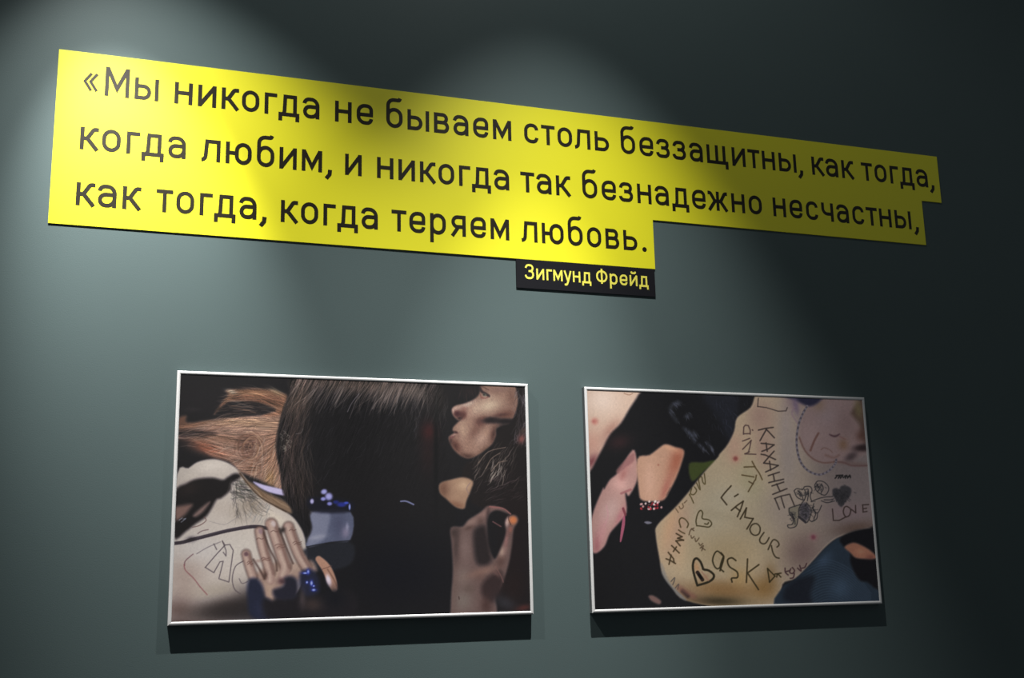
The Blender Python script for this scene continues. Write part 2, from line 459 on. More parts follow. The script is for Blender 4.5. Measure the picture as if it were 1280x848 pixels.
        me.polygons.add(len(q)); me.polygons.foreach_set('loop_start', np.arange(len(q), dtype='i')*4)
        me.update(calc_edges=True)
        ca = me.color_attributes.new('ink', 'FLOAT_COLOR', 'POINT')
        col = np.ones((nv + 4, 4), 'f'); col[:nv, :3] = alb.reshape(-1, 3)
        ca.data.foreach_set('color', col.ravel())
        mt = bpy.data.materials.new('satin_photo_paper'); mt.use_nodes = True
        nt = mt.node_tree; b = nt.nodes['Principled BSDF']
        at = nt.nodes.new('ShaderNodeAttribute'); at.attribute_name = 'ink'
        nt.links.new(at.outputs['Color'], b.inputs['Base Color'])
        b.inputs['Roughness'].default_value = rough; b.inputs['Specular IOR Level'].default_value = 0.3
        me.materials.append(mt)
        o = bpy.data.objects.new('photo_print', me); C.objects.link(o); o.parent = parent
        return o

def Z(ox, oy, s_):                            # helper for tracing from enlargements
    return lambda *p: [(ox + x / s_, oy + y / s_) for x, y in p]

K_A = [[-0.362, -0.758, 0.971, 2.442, -2.472, 0.012, -1.539, 2.312, -0.079, -0.049], [-0.37, -0.754, 0.954, 2.425, -2.446, 0.03, -1.529, 2.295, -0.087, -0.058], [-0.418, -0.744, 0.958, 2.402, -2.441, 0.012, -1.515, 2.283, -0.078, -0.049]]
K_B = [[0.047, -3.418, 0.136, 3.605, 0.919, 0.217, -1.93, -1.242, -0.437, -0.108], [0.029, -3.347, 0.151, 3.493, 0.85, 0.203, -1.853, -1.182, -0.41, -0.106], [-0.023, -3.288, 0.159, 3.395, 0.809, 0.184, -1.785, -1.127, -0.403, -0.092]]
def print_two_women(r, x0, x1, z0, z1, d):
    s = Sheet(((214.01, 778.29), (663.29, 764.41), (656.2, 483.77), (225.81, 467.69)), 660, 440, (38, 35, 39))
    f7 = Z(200, 620, 4.24); f5 = Z(220, 570, 7.706); f6 = Z(300, 630, 5.85); f4 = Z(200, 450, 4.7125); h8 = Z(540, 600, 4.99); p7 = Z(540, 480, 5.656); t4 = Z(340, 470, 8)
    s.blob(500, 720, 90, 70, (22, 24, 38), .8)
    s.blob(250, 500, 50, 25, (46, 40, 45), .6); s.blob(240, 512, 10, 3, (62, 54, 56), .5)
    # red-blond hair flowing to the left
    hair = [(222, 536), (245, 530), (275, 524), (300, 521), (330, 519), (352, 517), (356, 545), (352, 590), (352, 612), (338, 606), (318, 597), (300, 590), (286, 577), (262, 569), (246, 554), (234, 549), (220, 548)]
    s.poly(hair, (150, 122, 102), 3)
    s.poly(f4((110, 345), (155, 330), (165, 370), (300, 360), (200, 395), (110, 412)), (150, 108, 80), 3, .7)
    s.poly(f4((320, 320), (360, 260), (400, 210), (390, 180), (460, 175), (600, 172), (690, 190), (750, 215), (735, 290), (700, 330), (600, 330), (680, 300), (640, 270), (560, 245), (470, 240), (400, 250), (350, 290)), (128, 96, 74), 3)
    s.blob(318, 492, 20, 4, (158, 122, 86), .7, 3); s.blob(290, 490, 7, 2.5, (190, 180, 155), .8, 15); s.blob(345, 490, 9, 3, (160, 145, 110), .6, 25)
    s.poly(f4((110, 418), (200, 410), (330, 430), (300, 452), (200, 460), (110, 462)), (48, 40, 42), 4, .9)
    s.poly(f4((420, 300), (470, 270), (560, 268), (640, 300), (560, 325), (450, 325), (400, 318)), (44, 38, 42), 4, .9)
    s.blob(258, 562, 24, 7, (158, 102, 76), .8, 18); s.blob(340, 575, 8, 22, (176, 138, 104), .6)
    s.blob(330, 533, 22, 7, (178, 148, 120), .6); s.blob(312, 558, 13, 13, (112, 84, 70), .75); s.blob(318, 585, 9, 9, (112, 82, 62), .7); s.blob(338, 598, 6, 9, (140, 112, 62), .6)
    hm = s.mask_poly(hair, 5)
    tones = [(196, 172, 144), (178, 146, 116), (112, 84, 68), (90, 70, 62), (206, 186, 162), (146, 104, 78)]
    s.blob(300, 528, 60, 5, (176, 146, 112), .6, 2, hm); s.blob(345, 560, 10, 30, (128, 96, 76), .45, 0, hm); s.blob(275, 548, 30, 6, (120, 88, 66), .5, 8, hm); s.blob(332, 546, 18, 5, (120, 92, 72), .4, 0, hm); s.blob(250, 556, 20, 5, (128, 80, 58), .6, 14, hm)
    hf = lambda x, y: 180 + 22*np.clip((y - 540)/20, -.6, 1)*np.clip((320 - x)/60, 0, 1) - 75*np.clip((x - 318)/26, 0, 1)*np.clip((y - 540)/26, 0, 1)
    s.blob(313, 561, 12, 14, (104, 78, 66), .8); s.blob(300, 553, 10, 6, (112, 86, 72), .5); s.streak(hm, hf, 16, 17, (1, .97, .95))
    s.hairs(200, lambda g: (g.uniform(240, 358), g.uniform(520, 606)), lambda x, y: 180 - (y - 530)*.7, 26, .9, tones, .42, .3, hm)
    s.hairs(150, lambda g: (g.uniform(318, 356), g.uniform(545, 600)), lambda x, y: 105, 22, .9, tones, .4, .4, hm)
    for k in range(60):
        a0 = s.rng.uniform(0, 6.28); rr = s.rng.uniform(3, 17)
        ox, oy = s.rng.normal(0, 2.2, 2); s.line([(313 + ox + rr*math.cos(a0 + q*.4), 561 + oy + rr*1.15*math.sin(a0 + q*.4)) for q in range(5)], 1.1, [(88, 64, 54), (180, 148, 116), (104, 76, 60), (150, 116, 90)][k % 4], .4)
    lm = s.mask_poly([(262, 525), (272, 505), (284, 488), (300, 484), (335, 484), (358, 495), (356, 522)], 3) * (s.rgb[..., 0] > 70)
    s.blob(325, 500, 26, 7, (112, 78, 60), .7, 6, lm); s.streak(lm, lambda x, y: 180 + (330 - x)*-.5 + 14, 14, 18, (1, .96, .92))
    s.hairs(90, lambda g: (g.uniform(285, 356), g.uniform(487, 520)), lambda x, y: 180 + (330 - x)*-.35 + 8, 30, .9, [(168, 134, 102), (112, 80, 62), (190, 166, 136), (86, 62, 54)], .4, .2, s.mask_poly([(270, 525), (280, 492), (300, 484), (335, 484), (358, 495), (356, 522)], 4))
    s.hairs(30, lambda g: (g.uniform(222, 262), g.uniform(525, 560)), lambda x, y: 175, 22, .8, tones, .35, .3)
    # the back of the left figure
    body = f5((10, 180), (120, 120), (200, 65), (300, 38), (400, 38), (520, 80), (610, 150), (700, 255), (800, 370), (950, 480), (1100, 570), (1180, 660), (1240, 790)) + [(384, 700), (372, 740), (330, 778), (208, 784), (212, 690)]
    s.poly(body, (190, 180, 166), 1.6)
    bm = s.mask_poly(body, 2)
    s.blob(262, 583, 24, 9, (214, 204, 190), .8, -5, bm); s.blob(238, 598, 12, 6, (206, 196, 180), .6, -30, bm)
    s.blob(250, 688, 40, 20, (196, 190, 182), .7, 0, bm); s.blob(300, 684, 22, 20, (194, 186, 172), .7, 0, bm); s.blob(232, 715, 26, 14, (172, 156, 142), .6, 0, bm)
    s.blob(345, 650, 24, 8, (208, 196, 176), .8, 30, bm); s.blob(315, 630, 14, 12, (150, 136, 116), .8, 0, bm)
    s.blob(230, 735, 22, 30, (160, 140, 124), .55, 0, bm); s.blob(222, 762, 22, 16, (112, 92, 82), .8, 0, bm)
    s.blob(290, 762, 62, 17, (62, 52, 48), .98, -8, bm, 1.5); s.blob(330, 748, 40, 18, (56, 48, 48), .9, 0, bm); s.blob(222, 780, 30, 6, (74, 56, 52), .7, 0, bm); s.blob(350, 775, 60, 20, (38, 34, 40), .95, 0, bm)
    s.blob(272, 738, 30, 10, (158, 146, 124), .5, -6, bm); s.blob(300, 640, 14, 14, (160, 148, 130), .5, 0, bm); s.blob(276, 634, 14, 10, (178, 166, 150), .5, 0, bm); s.blob(318, 652, 24, 6, (172, 162, 146), .5, 10, bm)
    # armpit shadow and strap
    s.poly(f5((-10, 360), (100, 270), (200, 225), (350, 212), (450, 232), (500, 205), (560, 172), (615, 178), (618, 215), (540, 262), (520, 335), (440, 405), (390, 425), (345, 505), (285, 590), (190, 655), (100, 725), (-20, 785)), (38, 32, 34), 3)
    s.poly(f5((-10, 505), (60, 478), (155, 470), (120, 530), (70, 585), (0, 620)), (140, 112, 98), 4, .9)
    s.poly(f5((165, 575), (230, 510), (325, 445), (270, 530), (200, 585)), (140, 118, 106), 3, .9)
    s.blob(236, 612, 14, 8, (58, 44, 42), .6, -25)
    for a_, b_ in (((30, 620), (60, 600)), ((50, 640), (90, 610)), ((70, 612), (95, 604))): s.line(f5(a_, b_), .8, (160, 165, 170), .8)
    s.line(f5((270, 590), (290, 625), (230, 670), (160, 690)), 1.1, (110, 84, 76), .8); s.line(f5((210, 750), (250, 725), (310, 712)), 1.2, (104, 82, 78), .7)
    s.line(f5((-20, 845), (60, 835), (150, 810), (300, 772), (500, 722), (700, 687), (800, 685), (880, 700)), 4.4, (66, 56, 62), 1)
    s.blob(239, 674.5, 6, 3.2, (54, 46, 50), .95, -10); s.line(f5((200, 792), (500, 712), (700, 680)), .9, (100, 90, 96), .6)
    # hair on the neck
    dk = [(96, 90, 80), (120, 110, 92), (70, 66, 60), (150, 140, 118), (86, 78, 66)]
    s.hairs(130, lambda g: (g.uniform(288, 325), g.uniform(596, 640)), lambda x, y: 75 + (x - 300)*-1.5, 17, .9, dk, .5, .4, bm)
    s.hairs(90, lambda g: (g.uniform(286, 315), g.uniform(600, 626)), lambda x, y: 20, 14, .9, [(52, 46, 48), (66, 70, 62), (88, 84, 74)], .55, .5, bm)
    s.hairs(40, lambda g: (g.uniform(312, 340), g.uniform(622, 648)), lambda x, y: 120, 12, .8, [(130, 132, 128), (116, 116, 110)], .4, .5, bm)
    s.line([(262, 652), (280, 656), (292, 650), (300, 644)], .8, (150, 142, 134), .7)
    gold = [(298, 589), (308, 600), (318, 606), (332, 616), (350, 624), (362, 632), (364, 642), (350, 636), (332, 626), (318, 614), (308, 604)]
    s.poly(gold, (134, 112, 88), 3); gm = s.mask_poly(gold, 4)
    s.hairs(60, lambda g: (g.uniform(298, 340), 590 + g.uniform(0, 34)), lambda x, y: 40, 26, .9, [(176, 148, 112), (96, 74, 52), (190, 166, 130)], .5, .15, gm)
    s.line([(300, 592), (312, 608), (326, 622), (346, 634), (358, 640)], 1.8, (82, 62, 46), .8)
    s.poly(f5((745, 250), (850, 282), (1000, 318), (1085, 345), (1108, 385), (1030, 382), (900, 352), (800, 302)), (188, 180, 206), 1.5)
    # marker drawing on the back
    ink = (92, 82, 82)
    for L_ in (((240, 380), (285, 408), (318, 350), (335, 348), (312, 440), (365, 458), (388, 290), (370, 258), (345, 262)),
               ((240, 380), (300, 310), (345, 262), (330, 240)), ((330, 240), (350, 290), (350, 320), (335, 300)), ((285, 255), (300, 285))):
        s.line(f7(*L_), 1.3, ink, .85, sm=False)
    s.line(f7((195, 308), (250, 275), (320, 245)), 1.1, ink, .55)
    s.line(f7((130, 370), (135, 345), (175, 310)), 1.4, (120, 92, 90), .8); s.line(f7((128, 365), (135, 395), (180, 440), (210, 480), (250, 525)), 1.5, (140, 92, 88), .75)
    s.line(f7((445, 345), (400, 375), (383, 440), (395, 495), (425, 520)), 1.3, ink, .8); s.line(f7((420, 440), (435, 465), (465, 455)), 1.1, ink, .7)
    # big dark head of hair
    head = [(374, 470), (362, 492), (350, 525), (345, 560), (350, 590), (355, 620), (368, 640), (378, 652), (384, 672), (386, 690), (430, 770), (565, 770), (565, 600), (556, 560), (556, 500), (545, 478), (500, 466)]
    s.poly(head, (36, 33, 37), 2.5); dm = s.mask_poly(head, 3)
    s.blob(500, 715, 70, 50, (23, 24, 37), .8); s.blob(365, 560, 14, 60, (66, 52, 48), .75, 6, dm); s.blob(372, 500, 18, 24, (92, 76, 62), .6, 20, dm)
    s.blob(440, 480, 90, 12, (104, 90, 78), .8, 3, dm); s.blob(520, 490, 22, 10, (98, 88, 78), .6, 20, dm)
    s.blob(545, 500, 14, 22, (56, 48, 44), .6); s.blob(378, 610, 14, 26, (58, 44, 40), .6, 0, dm)
    g = [(160, 144, 128), (140, 124, 108), (112, 98, 86), (178, 164, 150)]
    top = dm * np.clip((522 - s.Y) / 44, 0, 1)
    s.streak(top, lambda x, y: 116 + 0*x, 18, 30, (1, .95, .9)); s.streak(dm * np.clip((400 - s.X) / 40, 0, 1), lambda x, y: 100 + (y - 540)*-.12, 18, 26, (1, .92, .86)); s.streak(dm * np.clip((640 - s.Y) / 100, 0, 1), lambda x, y: 112 + 0*x, 16, 7)
    s.hairs(150, lambda q: (q.uniform(372, 505), 472 + q.uniform(0, 16)), lambda x, y: 118 + (430 - x)*.05, 32, .8, g, .42, .12, dm)
    s.hairs(120, lambda q: (q.uniform(470, 535), 476 + q.uniform(0, 20)), lambda x, y: 112, 24, .8, g, .4, .15, dm)
    s.hairs(60, lambda q: (q.uniform(500, 560), q.uniform(484, 525)), lambda x, y: 95, 20, .8, [(96, 88, 82), (74, 68, 64)], .4, .3)
    s.hairs(140, lambda q: (q.uniform(352, 390), q.uniform(478, 610)), lambda x, y: 110 if y < 560 else 80, 34, .8, [(116, 98, 82), (84, 66, 56), (96, 84, 74)], .42, .2, dm)
    s.hairs(44, lambda q: (q.uniform(380, 530), q.uniform(500, 600)), lambda x, y: 120, 16, .7, [(88, 86, 92), (74, 72, 80)], .4, .5, dm)
    s.line(t4((870, 180), (800, 270), (755, 360)), 1, (140, 132, 130), .7); s.line(t4((1110, 190), (1040, 270), (1005, 330)), 1, (150, 138, 124), .7); s.line(t4((310, 530), (290, 570), (240, 582)), .9, (120, 112, 108), .6)
    for k in range(16):
        x, y = s.rng.uniform(350, 362), s.rng.uniform(538, 562); s.line([(x, y), (x + 3, y + 2), (x + 1, y + 4)], .8, (140, 134, 118), .5)
    s.blob(536, 540, 9, 12, (92, 34, 34), .8); s.blob(535, 565, 10, 26, (58, 32, 34), .6); s.blob(545, 560, 3, 60, (20, 22, 26), .7)
    # car window behind, with blue flecks
    s.poly([(391, 641), (438, 640), (438, 675), (414, 678), (383, 684), (391, 662)], (98, 102, 118), 1.5)
    s.poly([(389, 640), (412, 641), (408, 668), (400, 678), (384, 683), (390, 660)], (136, 138, 150), 3, .8); s.blob(396, 672, 12, 3, (165, 165, 172), .6, -10)
    s.blob(424, 657, 9, 16, (84, 86, 104), .8); s.blob(432, 666, 5, 7, (140, 132, 146), .8); s.blob(434, 659, 2, 5, (190, 186, 200), .5)
    s.poly([(382, 686), (438, 678), (438, 706), (400, 714), (386, 700)], (44, 46, 56), 3, .9); s.line([(383, 684), (410, 679), (438, 676)], 1.2, (40, 40, 48), .9)
    s.poly([(387, 622), (438, 626), (438, 640), (392, 640)], (32, 32, 50), 3, .9)
    for x, y, rx, ry, c, a in ((405, 615, 5, 4, (176, 176, 226), -20), (411, 621, 6, 6, (178, 176, 228), 60), (404, 624, 4, 3, (160, 160, 215), 0), (390, 627, 3, 4, (192, 186, 220), 0), (412, 630, 4, 3, (150, 150, 210), 0),
                               (427, 631, 8, 4, (50, 60, 150), 0), (437, 634, 1.6, 5, (160, 170, 230), 0), (420, 628, 5, 3, (40, 50, 130), 0), (433, 629, 4, 2, (80, 96, 190), 0)):
        s.blob(x, y, rx*.8, ry*.8, c, .95, a, None, 2)
    s.line([(501, 627), (508, 627), (517, 631)], 1.8, (132, 136, 164), .9)
    # left hand on the back
    skin = (178, 156, 140)
    g6 = Z(300, 640, 6.51)
    s.poly(f6((90, 545), (180, 470), (300, 420), (420, 440), (520, 420), (560, 490), (480, 520), (440, 560), (360, 560), (300, 620), (240, 720), (190, 740), (170, 620)), (160, 136, 118), 4)
    s.blob(352, 712, 16, 9, (186, 164, 142), .7, -30); s.blob(338, 740, 5, 12, (178, 154, 130), .8, -15); s.blob(374, 708, 14, 5, (180, 158, 138), .7, -15)
    fingers = ((g6((50, 345), (72, 430), (105, 530)), 9.5), (g6((160, 160), (185, 290), (215, 390), (245, 500), (250, 560)), 10.5), (g6((255, 100), (295, 220), (340, 360), (370, 450), (350, 520)), 12.5), (g6((395, 125), (435, 240), (480, 350), (540, 450), (560, 480)), 11.5))
    for Q, wd in fingers: s.line(Q[:-1] if len(Q) > 3 else Q, wd + 3.4, (84, 64, 54), .7, soft=3.5)
    for Q, wd in fingers: s.line(Q, wd, (160, 134, 118), 1, soft=3.2)
    for Q, wd in fingers:
        s.line([(x - 1.2, y) for x, y in Q], wd*.42, (200, 180, 160), .6, soft=4.5); s.line([(x + wd*.38, y + 1) for x, y in Q[:-1]], wd*.25, (112, 86, 74), .55, soft=3)
    for P_ in (((185, 150), (235, 290), (290, 400), (300, 480)), ((320, 140), (365, 260), (430, 420)), ((110, 390), (165, 480), (200, 545))): s.line(g6(*P_), 2.4, (74, 54, 46), .75, soft=2.4)
    s.blob(*g6((345, 150))[0], 3.5, 4.5, (50, 40, 38), .9, 40); s.blob(*g6((205, 520))[0], 3, 5, (80, 58, 50), .8, 10)
    for x, y, L_ in ((62, 430, 44), (60, 415, 36), (135, 225, 60), (170, 385, 70), (180, 400, 66), (285, 275, 84), (300, 295, 66), (250, 165, 70), (400, 155, 56), (430, 255, 70), (440, 270, 60)):
        s.line(g6((x, y), (x + L_*.3, y - 12), (x + L_*.65, y - 2), (x + L_, y - 10)), 1, (104, 78, 68), .7)
    for x, y in ((150, 400), (320, 300), (205, 385), (320, 278)): s.blob(*g6((x, y))[0], 3.5, 2, (140, 108, 92), .5)
    s.blob(*g6((50, 345))[0], 3, 3, (104, 78, 80), .9, 0, None, 2); s.blob(*g6((168, 160))[0], 3, 3.6, (146, 122, 120), .9, 0, None, 2)
    s.blob(*g6((272, 98))[0], 3, 4.2, (196, 182, 174), .9, -20, None, 2); s.blob(*g6((225, 100))[0], 2.4, 4, (168, 140, 122), .8, -10, None, 2); s.blob(*g6((385, 110))[0], 3, 3, (186, 160, 144), .7)
    s.line(f6((575, 405), (630, 470), (670, 560), (690, 625)), 12, (176, 138, 112), 1, taper=.35, soft=2); s.line(f6((600, 480), (670, 455)), 1, (110, 78, 66), .7); s.blob(*f6((648, 560))[0], 3.2, 7.5, (226, 214, 222), .95, -15, None, 1.5)
    s.line(f6((640, 480), (690, 560), (715, 625)), 2, (110, 82, 66), .5)
    # cuffs and glove below the knuckles
    s.poly(g6((70, 560), (135, 545), (180, 600), (200, 690), (250, 730), (320, 860), (100, 860), (60, 700)), (40, 44, 68), 4)
    s.poly(g6((190, 720), (260, 720), (330, 700), (470, 680), (560, 700), (900, 640), (900, 870), (230, 870)), (40, 35, 42), 5)
    s.poly(g6((362, 540), (420, 525), (465, 560), (470, 650), (440, 710), (300, 710), (268, 640), (350, 605)), (44, 42, 58), 4)
    s.poly(g6((490, 500), (560, 465), (610, 490), (645, 560), (640, 660), (550, 690), (490, 620)), (42, 44, 68), 4)
    s.blob(392, 756, 14, 9, (78, 62, 56), .8); s.blob(378, 748, 4, 12, (96, 82, 80), .6); s.blob(352, 727, 5, 4, (66, 40, 48), .7); s.blob(418, 748, 16, 14, (28, 29, 40), .8); s.blob(325, 764, 6, 12, (48, 52, 78), .7, -20)
    for x, y, rx, ry in ((555, 490, 1.6, 2.6), (530, 500, 3, 1.2), (582, 582, 1.8, 3.4), (600, 637, 2.6, 1.6), (545, 575, 1.4, 1.6), (600, 605, 1.4, 1.2)):
        X_, Y_ = g6((x, y))[0]; s.blob(X_, Y_, rx*1.5, ry*1.4, (52, 66, 170), .8); s.blob(X_, Y_, rx*.8, ry*.8, (166, 178, 226), .95, 0, None, 1.5)
    # the woman's face in profile
    F = Z(555, 480, 7.705)
    face = F((360, 10), (345, 70), (330, 110), (280, 155), (200, 190), (120, 208), (80, 240), (78, 280), (100, 320), (140, 352), (160, 345), (120, 385), (88, 420), (84, 450), (100, 470), (60, 498), (45, 520), (58, 570), (100, 640), (165, 695), (240, 718), (320, 690), (400, 632), (470, 575), (500, 500), (510, 430), (620, 390), (680, 300), (712, 180), (700, 60), (660, 10), (500, -30))
    s.poly(face, (152, 122, 102), 1.8); fm = s.mask_poly(face, 2.4)
    def fb(x, y, rx, ry, c, al=.8, ang=0, p=1.0, m_=True): s.blob(555 + x/7.705, 480 + y/7.705, rx/7.705, ry/7.705, c, al, ang, fm if m_ else None, p)
    fb(580, 140, 110, 90, (158, 126, 104), .8); fb(600, 300, 90, 50, (112, 76, 64), .8, -10); fb(430, 210, 120, 62, (206, 184, 156), .95, -15); fb(300, 240, 80, 50, (192, 166, 142), .8, -35); fb(210, 205, 90, 26, (208, 188, 168), .9, -24)
    fb(110, 235, 36, 22, (196, 166, 146), .8, -20); fb(440, 130, 60, 30, (186, 160, 136), .7); fb(520, 60, 80, 24, (142, 112, 98), .6); fb(650, 130, 40, 90, (130, 98, 82), .7)
    fb(190, 430, 62, 110, (182, 154, 128), .85, 8); fb(240, 380, 40, 60, (160, 128, 106), .6, 30); fb(300, 450, 40, 90, (124, 92, 78), .75, 35); fb(370, 520, 110, 44, (182, 152, 130), .9, -48); fb(420, 470, 44, 44, (168, 136, 112), .7)
    fb(250, 600, 80, 50, (160, 128, 106), .7, 30); fb(480, 490, 36, 90, (84, 56, 50), .85, 10); fb(110, 600, 44, 70, (92, 58, 50), .9, -25); fb(60, 560, 20, 50, (66, 44, 42), .8); fb(230, 705, 110, 34, (84, 58, 50), .9, 8); fb(390, 640, 70, 24, (110, 82, 68), .8, -38)
    fb(440, 350, 104, 34, (50, 38, 42), 1, -4, 1.5); fb(600, 362, 130, 30, (42, 34, 38), .98, 0, 1.5, False); fb(345, 375, 46, 40, (108, 74, 66), .8, 20); fb(370, 330, 40, 20, (120, 84, 72), .6, -20); fb(545, 300, 60, 16, (86, 56, 52), .7, -5)
    fb(580, 440, 70, 60, (38, 32, 36), .95, 0, 1.6, False)
    fb(190, 240, 40, 30, (150, 112, 96), .8); fb(180, 300, 44, 40, (98, 62, 56), .95, 0, 1.3); fb(125, 290, 36, 34, (84, 46, 48), .95, 20, 1.4); fb(150, 335, 26, 16, (60, 38, 40), .95); fb(250, 275, 22, 50, (172, 140, 118), .7, 20); fb(88, 255, 12, 30, (196, 166, 148), .8)
    fb(110, 468, 26, 14, (74, 48, 48), 1, 20, 1.5); fb(75, 515, 34, 14, (118, 82, 76), .95, -25, 1.3); fb(95, 492, 24, 8, (178, 144, 128), .8, -25); fb(140, 500, 20, 26, (140, 108, 92), .6)
    s.line(F((345, 40), (365, 75), (400, 95), (432, 118)), 3.2, (56, 44, 46), .85, soft=1.8); s.line(F((350, 20), (385, 35), (430, 60)), 1.4, (90, 68, 64), .6)
    fb(392, 106, 20, 13, (112, 112, 98), .95, 20, 2); fb(385, 104, 9, 8, (50, 44, 42), .9); s.line(F((350, 105), (365, 135), (405, 138), (428, 124)), 1.2, (140, 92, 82), .8); fb(365, 135, 14, 10, (150, 98, 84), .6)
    s.hairs(30, lambda q: (q.uniform(574, 596), q.uniform(481, 494)), lambda x, y: 80, 12, .7, [(92, 66, 60), (70, 52, 50)], .35, .3); s.blob(588, 488, 12, 6, (56, 40, 42), .5)
    s.streak(fm, lambda x, y: 60 + 0*x, 2, 3)
    # her hair, ear and shoulder
    back = [(646, 482), (649, 500), (646, 516), (640, 530), (628, 534), (620, 548), (612, 562), (598, 572), (582, 580), (578, 598), (592, 603), (590, 630), (640, 640), (662, 640), (660, 480)]
    s.poly(back, (44, 36, 37), 3); hm2 = s.mask_poly(back, 5)
    s.hairs(110, lambda q: (q.uniform(645, 660), q.uniform(484, 545)), lambda x, y: 95, 16, .9, [(120, 112, 112), (92, 84, 84), (66, 56, 56), (150, 142, 140)], .45, .7)
    s.blob(652, 549, 4.5, 6, (150, 96, 86), .9, 20); s.blob(655, 538, 6, 3, (110, 84, 72), .6, -30)
    s.hairs(80, lambda q: (q.uniform(598, 650), q.uniform(552, 600)), lambda x, y: 118, 20, .9, [(120, 106, 92), (92, 80, 70), (70, 58, 54), (160, 148, 130)], .5, .4, hm2)
    s.hairs(22, lambda q: (q.uniform(616, 632), q.uniform(572, 600)), lambda x, y: 110, 14, 1.0, [(190, 180, 160), (160, 148, 130)], .7, .4, hm2)
    for P_ in (((520, 450), (400, 480), (330, 560)), ((480, 490), (420, 530), (380, 600)), ((420, 620), (470, 560), (530, 545))): s.line(p7(*P_), 1, (150, 132, 112), .7)
    sh = [(550, 605), (563, 600), (579, 597), (591, 602), (589, 612), (583, 627), (580, 636), (570, 634), (558, 624), (550, 616)]
    s.poly(sh, (164, 134, 106), 2); sm_ = s.mask_poly(sh, 2)
    s.blob(554, 612, 8, 14, (110, 80, 64), .8, 0, sm_); s.blob(570, 632, 12, 5, (130, 94, 72), .8, 15, sm_); s.blob(580, 607, 8, 7, (200, 172, 138), .7, 0, sm_); s.line(p7((270, 700), (245, 740), (262, 780)), 1, (140, 120, 116), .6)
    s.hairs(50, lambda q: (q.uniform(600, 652), q.uniform(600, 632)), lambda x, y: -25, 12, .8, [(96, 76, 76), (76, 56, 58), (130, 112, 106)], .45, .4)
    # raised hand at the lower right
    s.blob(645, 690, 18, 70, (46, 30, 32), .7); s.blob(640, 735, 20, 24, (52, 34, 34), .7)
    hand = h8((115, 830), (122, 700), (130, 600), (128, 500), (122, 400), (118, 300), (190, 292), (230, 250), (300, 205), (345, 168), (390, 165), (450, 182), (495, 218), (470, 210), (410, 190), (365, 205), (345, 250), (345, 330), (355, 420), (385, 490), (410, 470), (440, 400), (462, 330), (455, 262), (480, 225), (520, 222), (538, 255), (510, 310), (500, 400), (484, 500), (460, 590), (430, 670), (395, 730), (385, 850), (110, 850))
    s.poly(hand, (112, 92, 84), 2.2); m3 = s.mask_poly(hand, 2.4)
    R2 = Z(555, 590, 4.714)
    def rb(x, y, rx, ry, c, al=.8, ang=0, p=1.0): s.blob(555 + x/4.714, 590 + y/4.714, rx/4.714, ry/4.714, c, al, ang, m3, p)
    rb(75, 430, 22, 110, (74, 58, 54), .8, 3); rb(60, 360, 30, 30, (72, 56, 52), .8); rb(125, 450, 36, 90, (128, 108, 98), .9, -4); rb(110, 620, 46, 60, (128, 112, 100), .85); rb(110, 760, 62, 70, (126, 114, 102), .9); rb(60, 700, 20, 120, (112, 94, 84), .7); rb(150, 690, 40, 26, (104, 88, 78), .6)
    rb(160, 295, 46, 26, (144, 120, 106), .9, -25); rb(230, 250, 60, 26, (148, 120, 106), .85, -35); rb(300, 212, 60, 10, (140, 104, 94), .8, 8); rb(150, 330, 30, 12, (92, 70, 62), .7, -20); rb(215, 295, 20, 30, (100, 78, 70), .7)
    s.poly(R2((178, 345), (240, 320), (262, 400), (275, 480), (280, 520), (250, 552), (195, 540), (176, 450)), (50, 40, 42), 5, .95); rb(262, 270, 14, 60, (62, 46, 46), .8, 0)
    rb(225, 590, 90, 24, (138, 110, 94), .9, -18); rb(215, 620, 30, 30, (112, 88, 78), .6); s.poly(R2((330, 585), (350, 640), (330, 720), (280, 770), (228, 730), (222, 670), (260, 620)), (62, 44, 44), 5, .92)
    rb(310, 600, 30, 14, (120, 92, 82), .7, 40); rb(335, 520, 24, 50, (96, 70, 62), .8, 10); rb(342, 470, 22, 34, (170, 146, 126), .95, 15); rb(366, 400, 14, 60, (150, 112, 102), .85, 5); rb(372, 295, 13, 30, (196, 170, 156), .95, 10, 1.4); rb(407, 285, 26, 26, (200, 128, 80), 1, 0, 1.6); rb(392, 340, 12, 20, (150, 100, 84), .8)
    rb(250, 790, 34, 60, (84, 58, 52), .85)
    s.line(h8((480, 225), (478, 250), (492, 280)), .9, (70, 44, 40), .8); s.line(h8((360, 168), (440, 178), (490, 214)), 1.4, (160, 110, 100), .8); s.line(h8((380, 262), (430, 292)), 1.6, (120, 84, 80), .85)
    for k in range(3): s.line(h8((462, 325 + k*12), (495, 330 + k*13)), .8, (110, 78, 70), .6)
    s.line(h8((167, 730), (170, 745)), 1.2, (70, 50, 46), .8); s.line(h8((395, 540), (430, 600), (445, 640)), 1.4, (130, 98, 88), .6)
    s.blob(632, 754, 14, 8, (66, 66, 72), .6, 25); s.blob(655, 760, 10, 4, (110, 52, 44), .7, -10)
    s.noise(4)
    s.build(r, x0, x1, z0, z1, d, K_A, 0.5)

